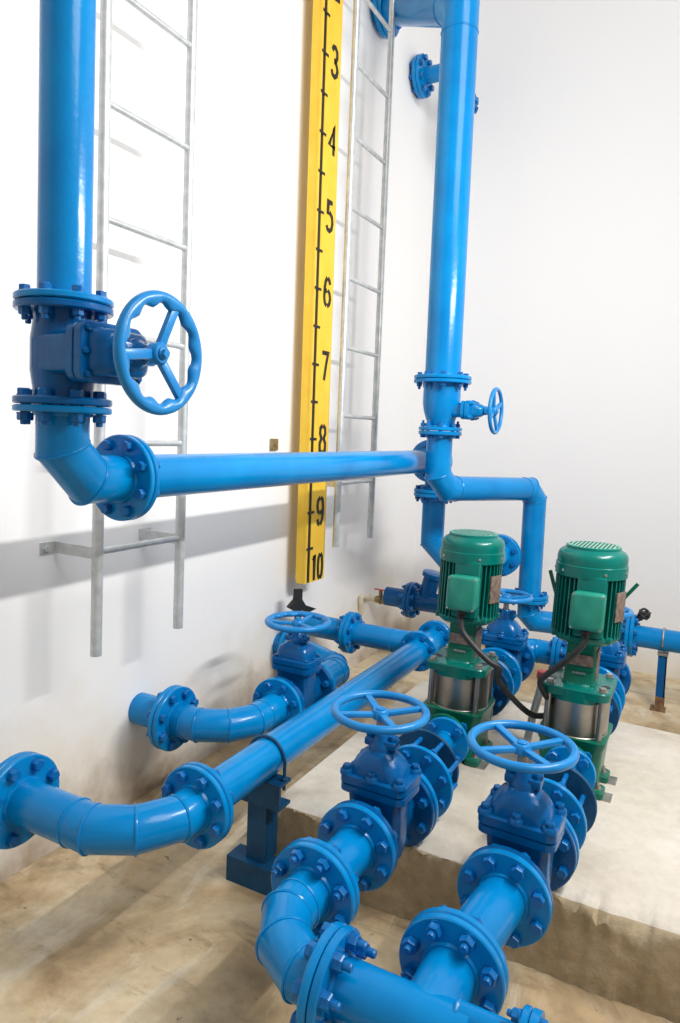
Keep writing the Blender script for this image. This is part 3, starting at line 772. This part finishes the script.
# angle leg under the right pipe
t = Thing('pipe_support', 'angle-iron leg under the pipe at right, blue with rusty foot', 'support', (-.15, 4.06, -H))
t.part('leg', BLUE2, lambda bm: (box(bm, (-.178, 4.03, -1.33), (-.135, 4.036, -1.105)), box(bm, (-.141, 4.03, -1.33), (-.135, 4.09, -1.105))))
t.part('foot', RUST, lambda bm: (box(bm, (-.1785, 4.0295, -H), (-.1345, 4.0365, -1.33)), box(bm, (-.1415, 4.03, -H), (-.1345, 4.0905, -1.33)), box(bm, (-.2, 4.02, -H), (-.125, 4.1, -H+.006))), label='rusty foot')
t.part('clamp', ZINC, lambda bm: (box(bm, (-.182, 4.02, -1.106), (-.13, 4.10, -1.092)), tube(bm, [(-.16, 4.06+.062*math.cos(a), -1.03+.062*math.sin(a)) for a in [-.35+ (PI+.7)*k/14 for k in range(15)]], .005, 8)))
t = Thing('cable_coil', 'small dark bundle of cord lying on the flange behind the right pump', 'cord', (-.275, 4.06, -.93))
def coil(bm):
    pts = [(-.262+.024*math.cos(a)*(1+.2*math.sin(2.3*a)), 4.06+.03*math.sin(a), -.922+.02*math.sin(a*1.3)+.0008*a) for a in [k*.25 for k in range(90)]]
    tube(bm, pts, .0065, 8)
t.part('cord', RUBBER, coil, sharp=60)

# ================================================================== small drain fitting at the corner
YD, ZD = 3.9, -.985
t = Thing('strainer_pipe', 'blue flanged strainer piece with slanting leg in the corner behind left pump', 'pipe', (-1.4, YD, ZD-.06))
pipe(t, [(-1.522, YD, ZD), (-1.2, YD, ZD)], mat=BLUE2)
t.part('leg', BLUE2, lambda bm: (tube(bm, [(-1.44, YD, ZD), (-1.40, YD, ZD+.165)], .05, 32), lathe(bm, (-1.403, YD, ZD+.15), V((.04, 0, .165)), [(.05, 0), (.064, .004), (.064, .03), (.05, .034)], 32)))
flange(t, (-1.525, YD, ZD), B, .107, n=8, mat=BLUE2)
t = Thing('stub_pipe', 'short capped blue pipe end with brass tap in the corner', 'pipe', (-1.65, YD, ZD-.06))
pipe(t, [(-1.528, YD, ZD), (-1.69, YD, ZD)], mat=BLUE2, welds=(0,))
flange(t, (-1.525, YD, ZD), NB, .107, mat=BLUE2)
t = Thing('ball_tap', 'little brass tap with red lever on the capped pipe end', 'tap', (-1.75, YD, ZD-.03))
t.part('body', BRASS, lambda bm: (lathe(bm, (-1.689, YD, ZD-.03), NB, [(.02, 0), (.026, .006), (.026, .02), (.018, .024), (.03, .04), (.018, .055), (.022, .06), (.022, .07)], 20), lathe(bm, (-1.73, YD, ZD-.02), UP, [(.012, 0), (.012, .05)], 14)))
t.part('lever', RED, lambda bm: bar(bm, (-1.69, YD-.005, ZD+.032), (-1.765, YD-.015, ZD+.036), .016, .006), label='red lever')
t = Thing('drain_pipe', 'thin cream plastic pipe along the wall leading to the brass tap', 'pipe', (-1.8, 3.8, -1.2))
t.part('pipe', PVC, lambda bm: tube(bm, [(-1.757, YD, ZD-.03), (-1.8, YD-.01, ZD-.03), (-1.803, YD-.03, ZD-.028), (-1.803, 3.79, -.985), (-1.803, 3.775, -.99), (-1.803, 3.775, -1.01), (-1.804, 3.79, -1.07), (-1.812, 3.795, -1.09), (-1.83, 3.797, -1.095)], .0165, 16))

# ================================================================== ladders
def ladder(y0, y1, zb, zt, rungs, label, brackets):
    t = Thing('ladder', label, 'ladder', (-1.63, (y0+y1)/2, zb), 'ladders on the left wall')
    for y in (y0, y1):
        t.part('rail', GALV, lambda bm: tube(bm, [(-1.63, y, zb), (-1.63, y, zt)], .0172, 20))
    for z in rungs:
        t.part('rung', GALV, lambda bm: tube(bm, [(-1.63, y0, z), (-1.63, y1, z)], .0105, 14))
    for z in brackets:
        for y in (y0, y1):
            def br(bm):
                sg = -1 if y == y0 else 1
                box(bm, (XW+.006, y-.003, z-.018), (-1.634, y+.003, z+.018)); box(bm, (XW, min(y, y+sg*.055), z-.018), (XW+.006, max(y, y+sg*.055), z+.018))
                hexa(bm, (XW+.005, y+sg*.035, z), B, .018, .01)
            t.part('bracket', GALV, br)
    return t
ladder(1.545, 1.921, -.715, 2.5, [-.394+.3315*i for i in range(9)], 'galvanised ladder beside the left riser, nearer of the two', [-.399, 1.95])
ladder(3.095, 3.495, -.575, 2.9, [-.258+.3365*i for i in range(10)], 'galvanised ladder right of the yellow gauge, farther of the two', [-.258, 2.6])

# ================================================================== yellow level gauge with numerals
GX = -1.70
t = Thing('level_gauge', 'tall yellow box gauge with black numbers and ticks on left wall', 'gauge', (GX, 3.0, -.745))
gz0, gz1 = -.745, 2.6
ya, yb = 2.925, 3.112
lean = lambda z: -.010*(z-gz0)
def shear(bm):
    for v in bm.verts: v.co.y += lean(v.co.z)
def g_body(bm):
    box(bm, (GX-.055, ya, gz0), (GX-.012, yb, gz1))
    box(bm, (GX-.014, ya, gz0), (GX, ya+.014, gz1)); box(bm, (GX-.014, ya+.042, gz0), (GX, yb, gz1)); shear(bm)
t.part('case', YEL, g_body)
def g_slot(bm):
    box(bm, (GX-.0125, ya+.014, gz0+.002), (GX-.003, ya+.042, gz1)); shear(bm)
t.part('slot', BLACK, g_slot, label='black slot')
for i in range(-1, 14):
    zt_ = 1.740-.1781*i
    if zt_ > gz0+.1:
        def tick(bm): box(bm, (GX-.001, ya+.002, zt_-.0065), (GX+.0015, ya+.066, zt_+.0065)); shear(bm)
        t.part('tick_mark', BLACK, tick)
DIG = {  # strokes in a 0..1 x 0..1.9 box, stencil style
 '1': [[(.15, 1.55), (.5, 1.9), (.5, 0)]],
 '2': [[(0, 1.5), (.1, 1.75), (.4, 1.9), (.75, 1.8), (.95, 1.5), (.85, 1.1), (.1, .15), (0, 0), (1, 0)]],
 '3': [[(.05, 1.6), (.25, 1.85), (.55, 1.9), (.85, 1.7), (.88, 1.35), (.7, 1.1), (.4, 1.0)], [(.45, 1.0), (.8, .85), (.98, .55), (.85, .2), (.5, 0), (.15, .08), (0, .35)]],
 '4': [[(.75, 0), (.75, 1.9), (0, .55), (1., .55)]],
 '5': [[(.9, 1.9), (.2, 1.9), (.12, 1.1), (.5, 1.2), (.85, 1.0), (.98, .6), (.85, .2), (.5, 0), (.15, .08), (0, .3)]],
 '6': [[(.42, 1.9), (.15, 1.6), (.02, 1.1), (0, .55), (.12, .2), (.38, .02)], [(.55, 1.9), (.8, 1.75), (.92, 1.5)], [(.55, 0), (.88, .2), (1, .55), (.88, .9), (.6, 1.08)], [(.15, .95), (.4, 1.08)]],
 '7': [[(0, 1.85), (1., 1.85), (.7, 1.1), (.4, 0)]],
 '8': [[(.42, 1.9), (.1, 1.7), (.05, 1.35), (.3, 1.0), (.02, .65), (.05, .2), (.42, 0)], [(.58, 1.9), (.9, 1.7), (.95, 1.35), (.7, 1.0), (.98, .65), (.95, .2), (.58, 0)]],
 '9': [[(.42, 1.9), (.1, 1.7), (0, 1.35), (.12, .95), (.42, .8)], [(.58, 1.9), (.85, 1.75), (.98, 1.3), (.98, .8), (.85, .3), (.58, 0)], [(.42, 0), (.18, .12), (.08, .4)], [(.5, .8), (.8, .95)]],
 '0': [[(.42, 1.9), (.12, 1.6), (.02, .95), (.12, .3), (.42, 0)], [(.58, 1.9), (.88, 1.6), (.98, .95), (.88, .3), (.58, 0)]]}
def stroke(bm, pts, w, x):
    L, R_ = [], []
    for i, p in enumerate(pts):
        p = V((p[0], p[1])); a = V(pts[max(i-1, 0)]); b = V(pts[min(i+1, len(pts)-1)])
        d = (V((b[0], b[1]))-V((a[0], a[1]))).normalized(); n = V((-d.y, d.x))
        m = 1.
        if 0 < i < len(pts)-1:
            d0 = (p-V(pts[i-1])).normalized(); m = min(1/max(abs(V((-d0.y, d0.x)).dot(n)), .4), 2.)
        L.append(p+n*w*m); R_.append(p-n*w*m)
    for i in range(len(pts)-1):
        q = [L[i], L[i+1], R_[i+1], R_[i]]
        top = [bm.verts.new((x, a.x, a.y)) for a in q]; bot = [bm.verts.new((x-.003, a.x, a.y)) for a in q]
        bm.faces.new(top); bm.faces.new(bot)
        for k in range(4): bm.faces.new((top[k], top[(k+1) % 4], bot[(k+1) % 4], bot[k]))
def numeral(s, zc, yc, h, w):
    def f(bm):
        n = len(s); gap = w*.28; tot = n*w+(n-1)*gap
        for i, ch in enumerate(s):
            off = yc-tot/2+i*(w+gap)
            for st in DIG[ch]:
                stroke(bm, [(off+p[0]*w, zc-h/2+p[1]/1.9*h) for p in st], .0102, GX+.0022)
        shear(bm)
    t.part('numeral', BLACK, f)
for n in range(1, 11):
    zc = 1.740-.3562*(n-3)
    if n == 10: zc = -.675
    numeral(str(n), zc, ya+(.125 if n < 10 else .112), .135 if n < 10 else .125, .058 if n < 10 else .046)
# pointer weight hanging below the gauge
t = Thing('gauge_pointer', 'black winged pointer weight hanging on a cord below the yellow gauge', 'pointer', (GX, 2.88, -.9))
def pshape(bm):
    o2 = [(2.838, -.752), (2.888, -.760), (2.888, -.81), (2.925, -.846), (3.03, -.885), (2.945, -.888), (2.9, -.862), (2.86, -.87), (2.775, -.826), (2.832, -.80)]
    f0 = [bm.verts.new((GX+.01, y, z)) for y, z in o2]; f1 = [bm.verts.new((GX-.01, y, z)) for y, z in o2]
    bm.faces.new(f0); bm.faces.new(f1)
    for i in range(len(o2)):
        j = (i+1) % len(o2); bm.faces.new((f0[i], f0[j], f1[j], f1[i]))
t.part('weight', BLACK, pshape)
t.part('tail', BLACK, lambda bm: tube(bm, [(GX, 2.868, -.87), (GX, 2.868, -.95)], .017, 16))
t.part('cord', ZINC, lambda bm: tube(bm, [(GX-.02, 2.86, -.70), (GX-.005, 2.866, -.775)], .0025, 8))
t = Thing('wall_clip', 'small tan metal clip on the wall left of the yellow gauge', 'clip', (XW, 2.786, -.08))
t.part('plate', BRASS, lambda bm: (box(bm, (XW, 2.755, -.1), (XW+.012, 2.815, -.045), None, .003), lathe(bm, (XW+.01, 2.785, -.072), B, [(.008, 0), (.008, .008)], 12)))

# ================================================================== light
w = bpy.data.worlds.new('room_light'); scene.world = w; w.use_nodes = True
bg = w.node_tree.nodes['Background']; bg.inputs[0].default_value = (1., .985, .965, 1); bg.inputs[1].default_value = .375
def area(name, loc, target, sx, sy, power, col=(1, 1, 1)):
    l = bpy.data.lights.new(name, 'AREA'); l.shape = 'RECTANGLE'; l.size = sx; l.size_y = sy; l.energy = power; l.color = col
    o = bpy.data.objects.new(name, l); COL.objects.link(o); o.location = (loc[0], loc[1], loc[2]+H)
    d = V((target[0], target[1], target[2]))-V(loc); o.rotation_euler = d.to_track_quat('-Z', 'Y').to_euler()
    return o
area('tube_light', (.6, 2.2, .97), (-1.4, 2.2, .3), 1.15, .05, 55, (1, .985, .96))
area('soft_fill_light', (1.7, 1.2, 3.0), (.1, 3.6, .1), 2.2, 2.2, 118, (1, .99, .98))  # unseen fill added to brighten the end wall, not a lamp of the room

# ================================================================== camera
Rm = ((0.884, 0.466, 0.039), (0.067, -0.042, -0.997), (-0.463, 0.884, -0.068))
f, yaw, pitch, roll = 706.2, -.482263811, .0683756117, .0395690895
cy, sy, cp, sp = math.cos(yaw), math.sin(yaw), math.cos(pitch), math.sin(pitch)
fw = V((sy*cp, cy*cp, -sp)); r0 = V((cy, -sy, 0)); u0 = r0.cross(fw)
r1 = r0*math.cos(roll)+u0*math.sin(roll); u1 = u0*math.cos(roll)-r0*math.sin(roll)
cam = bpy.data.cameras.new('camera'); co = bpy.data.objects.new('camera', cam); COL.objects.link(co)
co.matrix_world = Matrix.Translation((0, 0, H)) @ Matrix((r1, u1, -fw)).transposed().to_4x4()
cam.sensor_fit = 'AUTO'; cam.sensor_width = 36; cam.lens = f*36/1023
cam.shift_x = 0; cam.shift_y = -31.5/1023
cam.clip_start = .02
scene.camera = co
scene.view_settings.view_transform = 'Standard'
scene.view_settings.look = 'None'
scene.view_settings.exposure = 0
